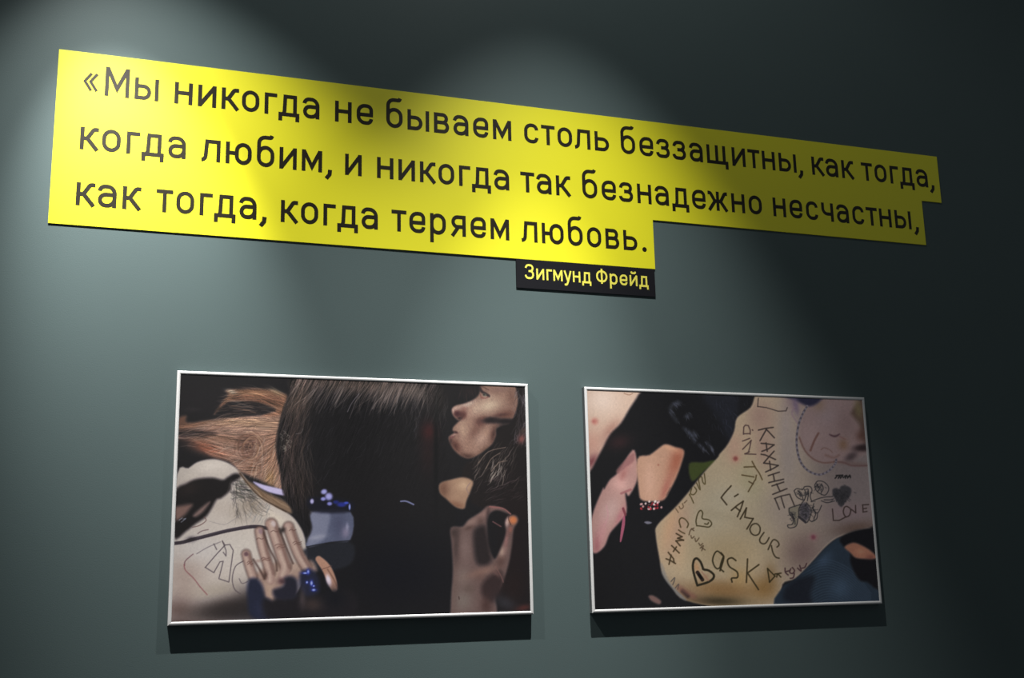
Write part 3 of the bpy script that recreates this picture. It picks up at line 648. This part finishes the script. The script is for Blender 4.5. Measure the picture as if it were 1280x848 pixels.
def print_written_torso(r, x0, x1, z0, z1, d):
    s = Sheet(((743.64, 762.81), (1099.5, 751.74), (1077.64, 500.35), (733.56, 487.57)), 570, 380, (33, 32, 37))
    a1 = Z(720, 470, 5.655); a2 = Z(900, 480, 6.057); a3 = Z(720, 610, 4.24); a4 = Z(900, 610, 4.24)
    # torso at the upper left
    t1 = [(730, 484), (798, 486), (797.8, 494), (787, 511), (776, 529), (763, 542), (754, 559), (745, 575), (738, 588), (730, 590)]
    s.poly(t1, (212, 186, 162), 2.5); m = s.mask_poly(t1, 3)
    s.blob(752, 500, 22, 18, (232, 212, 194), .8, 0, m); s.blob(740, 555, 14, 18, (196, 150, 128), .7, 0, m); s.blob(765, 538, 16, 9, (168, 124, 104), .7, -45, m); s.blob(742, 578, 12, 9, (120, 66, 68), .9, -30, m)
    s.blob(743.5, 527, 4.5, 4.5, (198, 134, 116), .85, 0, None, 1.3); s.blob(742, 527, 1.8, 1.8, (176, 110, 96), .6)
    s.blob(774, 553, 14, 9, (74, 42, 44), .7, -15); s.line(a1((340, 125), (375, 135), (400, 125)), 1, (150, 110, 80), .7)
    # hanging forearm with the hand
    arm = a1((400, 525), (430, 600), (437, 680), (425, 760), (375, 848)) + a3((262, 30), (268, 130), (232, 180), (180, 242), (150, 312), (98, 348), (70, 300), (85, 150), (140, 10)) + a1((200, 800), (240, 735), (300, 680))
    s.poly(arm, (178, 142, 128), 2); m = s.mask_poly(arm, 2.5)
    s.blob(762, 640, 11, 20, (196, 168, 156), .8, 25, m); s.blob(775, 605, 10, 10, (220, 178, 164), .7, 0, m); s.blob(783, 580, 8, 14, (192, 140, 128), .6, 30, m); s.blob(752, 668, 7, 20, (200, 148, 144), .6, 10, m); s.blob(746, 682, 4, 12, (160, 96, 96), .5, 0, m)
    s.blob(776, 645, 4, 14, (176, 116, 116), .7, 25, m); s.blob(779, 594, 4, 8, (160, 104, 92), .5, 20, m); s.line(a3((150, 200), (170, 150), (160, 90)), 1.2, (200, 150, 150), .6)
    s.poly(a1((300, 690), (290, 660), (400, 545), (410, 600), (350, 650)), (150, 108, 100), 2, .8)
    s.line(a3((255, 150), (250, 200), (236, 285)), 4, (176, 100, 114), .9, taper=.6); s.line(a3((250, 110), (262, 145)), 3, (120, 60, 66), .8); s.line(a3((240, 30), (290, 10)), 3, (150, 96, 92), .6)
    # bare arm with bracelet
    arm = a1((433, 590), (520, 560), (600, 500), (642, 486), (700, 505), (762, 530), (745, 620), (700, 740), (640, 848)) + a3((500, 0), (468, 62), (400, 72), (348, 64), (333, 20))
    s.poly(arm, (184, 148, 120), 2); m = s.mask_poly(arm, 2.5)
    s.blob(846, 575, 9, 26, (160, 98, 72), .8, 18, m); s.blob(832, 612, 5, 18, (164, 104, 86), .7, 20, m); s.blob(812, 600, 8, 26, (200, 164, 138), .7, 0, m); s.blob(838, 560, 14, 4, (214, 168, 132), .6, 25, m); s.blob(823, 581.5, 1.2, 1.2, (150, 96, 76), .8)
    for k in range(46):
        x = 801 + s.rng.uniform(0, 26); y = 626.5 + s.rng.uniform(0, 10) + (x - 801)*.03
        s.blob(x, y, 1.4, 1.5, [(190, 60, 66), (60, 30, 34), (200, 160, 150), (230, 210, 200), (150, 40, 48), (40, 28, 30)][k % 6], .9, 0, None, 2)
    s.poly(a3((362, 183), (380, 178), (402, 186), (380, 193)), (120, 118, 124), 1)
    # motif on the black shirt, patterned shirt behind, green piece
    gr = [(78, 82, 92), (66, 70, 80), (96, 98, 108)]
    for P_, wd in ((((720, 180), (675, 215), (672, 260), (715, 325)), 5), (((690, 200), (740, 190)), 4), (((760, 370), (800, 400), (840, 470)), 5), (((800, 400), (850, 440)), 4), (((865, 485), (910, 525)), 4), (((925, 470), (965, 525)), 4), (((770, 290), (800, 270)), 4), (((830, 390), (850, 420)), 3)):
        s.line(a1(*P_), wd, gr[0], .4, soft=4, taper=.4)
        s.hairs(10, lambda q, P=a1(*P_), w_=wd: (lambda t_, i_: (P[i_][0]*(1-t_) + P[i_+1][0]*t_ + q.normal(0, w_*.3), P[i_][1]*(1-t_) + P[i_+1][1]*t_ + q.normal(0, w_*.3)))(q.uniform(0, 1), int(q.integers(len(P) - 1))), lambda x, y: 60, 6, 1, [gr[2], gr[0]], .5, .6)
    s.poly(a1((900, 130), (1130, 130), (1125, 330), (1090, 460), (1000, 300)), (40, 42, 54), 6, .7)
    s.hairs(70, lambda q: (q.uniform(885, 945), q.uniform(492, 545)), lambda x, y: 70, 8, .7, [(70, 76, 92), (54, 58, 74)], .45, .5)
    s.poly(a1((800, 622), (900, 612), (985, 600), (900, 680), (820, 745)), (72, 82, 38), 2)
    # the written torso
    tor = a2((265, 95), (232, 180), (130, 258), (108, 360), (60, 460), (-2, 532)) + a1((1000, 580), (900, 690), (780, 842)) + a3((520, 112), (430, 200), (424, 260), (444, 380), (460, 460), (510, 530), (580, 596)) + a4((40, 640), (200, 640), (312, 640), (330, 512), (400, 480), (480, 400), (560, 312), (620, 266), (700, 236), (780, 216), (850, 205), (850, 0)) + [(1090, 490), (1010, 484), (950, 484)]
    s.poly(tor, (176, 160, 128), 1.6); m = s.mask_poly(tor, 2.2)
    gx = np.clip((s.X - 940) / 120, 0, 1) * m; s.rgb = s.rgb*(1 - gx[..., None]) + np.array((108, 99, 94.))*gx[..., None]
    s.blob(895, 640, 34, 46, (176, 166, 138), .8, 30, m); s.blob(938, 600, 16, 40, (158, 150, 116), .8, -20, m); s.blob(918, 558, 15, 22, (176, 146, 122), .8, 0, m); s.blob(950, 520, 20, 22, (146, 122, 106), .85, 0, m); s.blob(955, 560, 14, 26, (150, 124, 108), .7, 0, m)
    s.blob(985, 570, 14, 50, (136, 126, 116), .8, 0, m); s.blob(1055, 570, 40, 70, (104, 94, 90), .7, 0, m, 1.5); s.blob(982, 530, 8, 26, (142, 130, 120), .7, 0, m); s.blob(1010, 500, 20, 12, (116, 96, 90), .6, 0, m)
    s.blob(838, 660, 12, 40, (196, 160, 122), .8, 15, m); s.blob(850, 690, 10, 26, (200, 170, 130), .5, 0, m); s.blob(975, 640, 30, 30, (142, 130, 116), .7, 0, m); s.blob(1003, 690, 26, 24, (108, 90, 84), .85, -30, m); s.blob(940, 660, 24, 26, (158, 146, 118), .7, 0, m)
    s.blob(910, 690, 46, 24, (166, 148, 110), .75, 0, m); s.blob(905, 738, 46, 13, (140, 110, 70), .9, 4, m, 1.3); s.blob(955, 735, 18, 16, (134, 104, 60), .8, 0, m); s.blob(895, 752, 40, 7, (70, 58, 36), .9, 2, m)
    s.blob(925, 722, 12, 12, (172, 142, 88), .6, 0, m); s.blob(1070, 660, 28, 9, (88, 68, 56), .8, -8, m); s.blob(1060, 640, 30, 12, (116, 100, 98), .7, 0, m)
    s.line([(826, 706), (834, 726), (842, 738), (856, 750)], 4, (120, 124, 124), .5, soft=3, mask=m)
    s.rgb = s.rgb * (1 - .07 * m[..., None])
    s.blob(860, 745, 30, 12, (110, 84, 62), .5, 30, m); s.blob(850, 662, 10, 34, (164, 134, 112), .5, 20, m); s.blob(915, 620, 20, 10, (160, 152, 130), .5, 0, m); s.blob(963, 720, 8, 20, (112, 88, 54), .5, 0, m); s.blob(990, 500, 10, 14, (112, 96, 98), .6, 0, m)
    s.line([(880, 640), (930, 655), (965, 700)], 10, (146, 134, 106), .35, soft=10, mask=m)
    # head thrown back in the corner, cord necklace
    s.poly(a2((600, 300), (640, 200), (720, 130), (850, 100), (1010, 95), (1100, 180), (1120, 480), (1040, 560), (940, 590), (800, 600), (700, 570), (640, 500), (600, 410)), (112, 96, 91), 5, .9)
    s.blob(1035, 520, 16, 14, (112, 100, 97), .7); s.blob(1012, 545, 12, 16, (124, 108, 102), .6); s.blob(1058, 530, 14, 20, (98, 82, 78), .7); s.blob(1024, 506, 8, 9, (104, 88, 72), .6)
    s.poly(a2((490, 90), (760, 90), (745, 140), (680, 170), (620, 150), (560, 120)), (38, 36, 60), 3); s.blob(995, 508, 4, 14, (92, 80, 96), .7, -10)
    s.poly(a2((995, 215), (1040, 150), (1060, 90), (1110, 90), (1125, 470), (1095, 460), (1070, 370), (1050, 300), (1010, 250)), (72, 54, 46), 4, .9); s.blob(1073, 512, 5, 12, (92, 82, 56), .85, -10); s.blob(1077, 545, 7, 8, (74, 48, 40), .8)
    s.blob(1080, 560, 14, 5, (44, 30, 32), .95, -5, None, 1.5); s.blob(1064, 571, 9, 5, (60, 48, 50), .85, -30, None, 1.3); s.blob(1054, 556, 6, 7, (98, 76, 58), .85); s.blob(1070, 580, 22, 3, (92, 74, 68), .6, 5)
    s.line(a2((745, 375), (715, 430), (685, 505)), 2.6, (92, 66, 58), .9, soft=1.5); s.line(a2((830, 385), (870, 398), (905, 382)), 2.6, (70, 48, 52), .9, soft=1.8, taper=.5); s.line(a2((905, 400), (950, 420)), 1.6, (100, 72, 66), .6)
    s.line(a2((765, 500), (790, 485), (830, 500), (850, 520)), 1.4, (96, 76, 68), .8); s.line(a2((800, 540), (860, 560), (900, 540)), 3, (96, 74, 66), .6, soft=2.5); s.line(a2((600, 405), (640, 500), (700, 565), (780, 598), (865, 592)), 2, (96, 74, 66), .9, soft=1.4)
    s.line(a2((865, 590), (940, 598), (1000, 620), (1110, 620)), 2, (84, 62, 58), .8, soft=2)
    s.line(a2((560, 180), (545, 230), (590, 300)), 2, (116, 98, 104), .6, soft=2)
    cord = s.smooth(a2((660, 170), (625, 230), (595, 310), (580, 420), (588, 520), (615, 600), (670, 660), (750, 688), (820, 662), (870, 610), (880, 575)), False, 5)
    for i in range(len(cord) - 1):
        s.line([cord[i], cord[i+1]], 2.6, (74, 68, 72) if i % 2 else (104, 98, 100), .95, sm=False)
    # nipples
    for x, y, c in ((919.5, 573.6, (126, 74, 66)), (1016.7, 671.8, (104, 60, 66))):
        s.blob(x, y, 5.5, 5, (170, 124, 104) if x < 1000 else (126, 92, 92), .6); s.blob(x, y, 3, 3, c, .95, 0, None, 1.5)
    # jeans and the hand at the lower right
    s.poly(a4((322, 640), (330, 530), (395, 488), (480, 405), (560, 318), (640, 262), (700, 300), (760, 440), (850, 560), (850, 640)), (36, 48, 62), 1.8); jm = s.mask_poly(a4((330, 620), (400, 492), (500, 400), (640, 275), (700, 400), (800, 540), (850, 620)), 3)
    for k in range(17):
        o_ = k*14; s.line(a4((430 + o_*.2, 430 + o_), (560 + o_*.1, 380 + o_), (700, 440 + o_), (800, 560 + o_)), 1.3, (54, 68, 82), .5, mask=jm)
    s.blob(1030, 700, 12, 8, (58, 74, 92), .6, -45, jm); s.blob(1050, 735, 14, 14, (62, 80, 96), .5, 0, jm); s.poly(a4((345, 600), (350, 530), (420, 480), (500, 470), (480, 560), (480, 620)), (26, 28, 40), 5, .8)
    s.poly(a4((636, 270), (700, 232), (790, 215), (850, 212), (850, 520), (780, 500), (735, 485), (692, 400), (690, 345), (655, 310)), (24, 22, 28), 2.5)
    s.poly(a4((660, 315), (700, 292), (740, 300), (800, 335), (830, 372), (780, 378), (720, 372), (690, 345)), (122, 86, 68), 2); s.blob(1075, 690, 6, 4, (142, 104, 80), .6); s.blob(1088, 697, 5, 3, (96, 52, 44), .6)
    s.poly(a3((385, 575), (410, 572), (450, 600), (440, 618), (400, 600)), (124, 98, 88), 2, .9)
    # marker writing and drawings
    I1, I2 = (84, 68, 46), (78, 66, 62)
    def wr(f, strokes, w_=1.3, c=I1, al=.85, sm=False):
        for P_ in strokes: s.line(f(*P_), w_*1.12, tuple(v*.86 for v in c), min(1, al*1.08), sm=sm)
    w1 = Z(900, 520, 10.6); w2 = Z(900, 600, 8.478); w3 = Z(820, 590, 8.478); w4 = Z(820, 660, 8.478); w5 = Z(940, 590, 8.533); w6 = Z(940, 690, 12.11)
    px = Z(0, 0, 1)
    wr(a2, [((290, 110), (285, 172)), ((285, 172), (350, 180), (440, 208), (500, 205), (510, 180))], 1.2, I2)
    wr(w1, [((310, 245), (315, 150), (335, 125), (375, 130), (400, 190), (400, 245)), ((315, 240), (395, 236)), ((300, 335), (395, 300)), ((428, 186), (434, 194)), ((300, 445), (365, 378), (415, 325)), ((412, 330), (395, 420), (375, 485)),
            ((330, 505), (390, 478)), ((330, 506), (475, 511))], 1.4, (96, 74, 68))
    wr(w1, [((320, 680), (465, 675)), ((425, 605), (470, 690), (520, 760), (560, 848)), ((290, 785), (450, 812)), ((482, 790), (470, 850))], 1.5, (100, 82, 50))
    wr(w2, [((368, 8), (300, 126)), ((306, 20), (352, 44))], 1.5, (96, 78, 50))
    wr(w1, [((510, 190), (600, 168), (705, 154)), ((615, 180), (530, 330)), ((605, 172), (645, 212), (720, 292)), ((545, 366), (610, 370), (716, 386)), ((716, 386), (640, 440), (555, 472)), ((610, 360), (626, 470)),
            ((545, 510), (600, 520), (735, 580)), ((716, 470), (635, 560), (580, 625)), ((580, 628), (650, 636), (772, 660)), ((772, 660), (700, 702), (605, 745)), ((656, 605), (672, 722)), ((640, 795), (700, 775), (786, 748)), ((706, 780), (722, 860))], 1.6, (70, 58, 54))
    wr(px, [((961, 603.6), (979.4, 599.4)), ((965, 607.8), (979.6, 603)), ((966, 618.3), (983.7, 611.2)), ((970.8, 605.4), (974.9, 614.2))], 1.6, (70, 58, 54))
    wr(w5, [((240, 286), (310, 260), (402, 240), (456, 370)), ((246, 290), (292, 402)), ((310, 268), (346, 384))], 1.5, (70, 60, 56))
    wr(w2, [((118, 65), (50, 140), (12, 190), (72, 266)), ((192, 154), (155, 178)), ((120, 325), (185, 270), (247, 228)), ((247, 228), (224, 300), (184, 392)), ((162, 290), (214, 332)), ((215, 416), (280, 300)), ((280, 300), (262, 398), (322, 410), (352, 412)),
            ((352, 412), (285, 522))], 1.7, (76, 62, 40))
    wr(w2, [((315, 525), (340, 478), (388, 466), (425, 508), (416, 568), (376, 590), (334, 570), (315, 525)), ((466, 560), (424, 622), (426, 662), (460, 680), (492, 664), (520, 614)), ((510, 740), (560, 640), (608, 652), (626, 690), (604, 714)),
            ((545, 700), (560, 770), (590, 820), (626, 832))], 1.6, (76, 64, 44), .88, True)
    wr(w3, [((430, 120), (468, 192), (452, 76), (484, 56), (496, 110), (522, 128), (512, 20)), ((378, 178), (366, 232), (402, 242), (430, 200), (408, 162)), ((352, 240), (376, 280), (398, 332))], 1.3, (90, 78, 40), .75, True)
    wr(w3, [((210, 392), (236, 432)), ((246, 368), (262, 394), (290, 374), (280, 338)), ((300, 330), (326, 306))], 1.2, (104, 84, 60), .7, True)
    wr(w3, [((432, 574), (424, 520), (444, 442), (474, 410), (495, 440), (490, 495), (558, 510), (590, 550), (562, 586), (500, 580), (432, 572)), ((516, 552), (545, 556), (556, 540))], 1.4, (88, 76, 44), .88, True)
    wr(w3, [((262, 588), (246, 524), (268, 490), (308, 504), (342, 550), (330, 592)), ((240, 618), (272, 640), (304, 656))], 1.5, (96, 80, 48), .85, True)
    wr(w4, [((215, 62), (276, 96)), ((276, 96), (230, 112)), ((292, 132), (212, 140)), ((230, 112), (292, 132)), ((212, 140), (256, 192)), ((166, 190), (246, 268)), ((216, 204), (184, 252)), ((108, 330), (150, 346), (206, 380)), ((130, 262), (186, 330), (192, 370)), ((160, 290), (138, 388))], 1.7, (86, 68, 42))
    wr(w4, [((402, 4), (366, 25), (350, 76)), ((376, 10), (402, 32)), ((370, 84), (380, 112), (404, 94)), ((414, 114), (424, 148), (456, 110)), ((454, 164), (470, 188), (494, 168)), ((468, 216), (502, 190), (484, 244)), ((480, 208), (520, 236))], 1.3, (104, 84, 60), .8, True)
    s.blob(*w4((430, 420))[0], 4, 8, (168, 128, 88), .7, -15); s.blob(*w4((520, 520))[0], 6, 3, (150, 118, 88), .5, -30)
    wr(w4, [((438, 612), (405, 500), (391, 420), (400, 350), (430, 325), (470, 360), (495, 420), (504, 442), (560, 455), (612, 500), (600, 545), (540, 582), (438, 612))], 2.6, (62, 54, 36), .95, True)
    wr(w4, [((440, 474), (470, 520), (492, 552))], 4.2, (66, 48, 40), .95, True); wr(w4, [((455, 500), (480, 530))], 3, (36, 28, 26), .9, True); wr(w4, [((486, 470), (520, 510), (556, 560))], 1.8, (170, 130, 104), .6, True)
    wr(w4, [((704, 292), (652, 248), (616, 284), (600, 350), (622, 412), (656, 436), (690, 400), (716, 302)), ((716, 302), (690, 372), (682, 430), (716, 466))], 1.7, (74, 66, 40), .9, True)
    wr(w4, [((160, 570), (196, 530), (194, 562), (178, 604)), ((204, 640), (240, 598), (230, 652))], 1.2, (96, 90, 84), .8, True); s.line(w4((282, 672), (340, 724)), 5, (56, 38, 36), .9, soft=3); s.line(w4((250, 640), (330, 690), (400, 730)), 6, (120, 84, 72), .6, soft=5)
    s.line(w4((60, 480), (100, 560), (190, 660), (300, 770)), 3.5, (112, 118, 120), .7, soft=3, mask=m)
    wr(a4, [((5, 345), (20, 372), (0, 440)), ((84, 386), (62, 372), (40, 384), (50, 418), (90, 446), (92, 476), (62, 480), (64, 500))], 1.8, (74, 62, 36), .9, True)
    wr(a4, [((146, 378), (140, 502)), ((206, 408), (146, 452), (204, 540))], 1.8, (76, 62, 36))
    wr(w6, [((235, 255), (250, 360), (266, 462)), ((266, 462), (348, 370)), ((348, 370), (235, 255)), ((345, 340), (440, 325)), ((382, 340), (374, 384)), ((400, 345), (436, 384))], 1.5, (66, 54, 26))
    wr(w6, [((500, 250), (505, 312), (546, 352)), ((520, 300), (560, 290)), ((586, 260), (570, 312), (612, 330), (644, 288), (610, 240)), ((640, 330), (626, 392), (580, 404)), ((690, 250), (742, 292), (722, 208)), ((756, 250), (800, 236), (826, 180))], 1.5, (74, 46, 50), .8, True)
    wr(w5, [((858, 398), (868, 520), (930, 520), (1002, 482)), ((1060, 402), (1106, 438)), ((1106, 438), (1104, 360)), ((1178, 354), (1244, 350)), ((1180, 358), (1186, 430)), ((1184, 395), (1222, 390)), ((1186, 430), (1226, 424))], 1.4, (66, 50, 46), .85)
    wr(w5, [((985, 380), (974, 430), (1000, 482), (1040, 462), (1052, 402), (1012, 370), (985, 380))], 1.4, (66, 50, 46), .85, True)
    wr(a2, [((872, 716), (890, 694)), ((896, 716), (908, 694)), ((898, 706), (914, 706)), ((912, 716), (926, 694), (934, 712)), ((950, 716), (944, 698), (960, 694)), ((966, 714), (982, 692), (988, 712)), ((880, 694), (930, 692)), ((944, 706), (988, 700))], 1.4, (44, 40, 42), .95)
    # small drawing: a bending figure handing over a dark heart
    g = s.rng; dk = (58, 54, 56)
    s.poly(w5((520, 350), (560, 328), (600, 356), (624, 420), (604, 500), (560, 524), (508, 462), (500, 400)), (66, 62, 68), 2.5, .85)
    s.poly(w5((395, 392), (500, 360), (496, 480), (470, 580), (430, 560), (436, 500), (400, 450)), (96, 92, 76), 2.5, .6)
    s.poly(w5((860, 190), (900, 174), (930, 186), (950, 156), (1000, 150), (1056, 180), (1050, 250), (1000, 320), (950, 376), (900, 310), (864, 250)), (48, 46, 50), 1.5, .9)
    wr(w5, [((450, 202), (480, 180), (540, 190), (562, 160), (620, 160), (640, 200), (620, 260), (640, 320)), ((450, 205), (480, 270), (540, 302)), ((490, 200), (530, 250), (546, 300)), ((560, 190), (575, 240), (560, 300)), ((600, 190), (600, 250), (590, 310)),
            ((670, 140), (700, 100), (760, 106), (810, 150), (816, 200), (780, 250), (720, 230), (680, 190), (670, 140)), ((690, 130), (720, 180), (700, 210)), ((740, 130), (760, 180), (740, 220)), ((630, 320), (700, 290), (780, 270), (860, 265)),
            ((740, 310), (800, 330), (880, 312)), ((770, 300), (830, 300), (870, 290)), ((560, 300), (530, 340), (500, 400), (500, 470)), ((580, 330), (632, 400), (620, 480), (590, 540)), ((660, 340), (650, 400), (700, 440), (742, 360)), ((640, 380), (680, 440), (660, 500)),
            ((700, 440), (690, 500), (640, 532), (608, 510)), ((395, 390), (450, 370), (520, 350)), ((395, 390), (400, 450), (440, 500), (430, 560), (380, 570), (400, 600), (470, 580), (490, 500)), ((410, 430), (450, 500), (460, 560))], 1.1, dk, .85, True)
    s.line(w5((500, 482), (572, 540)), 3, (46, 42, 48), .9)
    for cx, cy, rx, ry, n_ in ((510, 230, 40, 36, 16), (590, 220, 40, 50, 16), (720, 160, 44, 40, 22), (560, 420, 50, 80, 40), (430, 460, 30, 60, 16), (670, 440, 34, 70, 14), (960, 250, 80, 80, 60)):
        for _ in range(n_):
            x, y = g.normal(cx, rx*.5), g.normal(cy, ry*.5); a0 = g.uniform(0, 3.1); L_ = g.uniform(14, 34)
            s.line(w5((x, y), (x + L_*math.cos(a0), y + L_*math.sin(a0))), 1, (40, 38, 42), .5)
    s.noise(4)
    s.build(r, x0, x1, z0, z1, d, K_B, 0.5)

framed(0.1611, 1.0611, .5263, -.072, 'left framed photograph of long dark hair, a face in profile and clutching hands', print_two_women)
framed(1.2239, 2.1262, .5243, -.0738, 'right framed photograph of a bare torso covered in marker writing', print_written_torso)
for o in C.objects:
    if o.name.startswith('framed_photograph'): o['group'] = 'framed photographs below the quotation'
for o in (sign, label): o['group'] = 'wall signs with the quotation and its author'
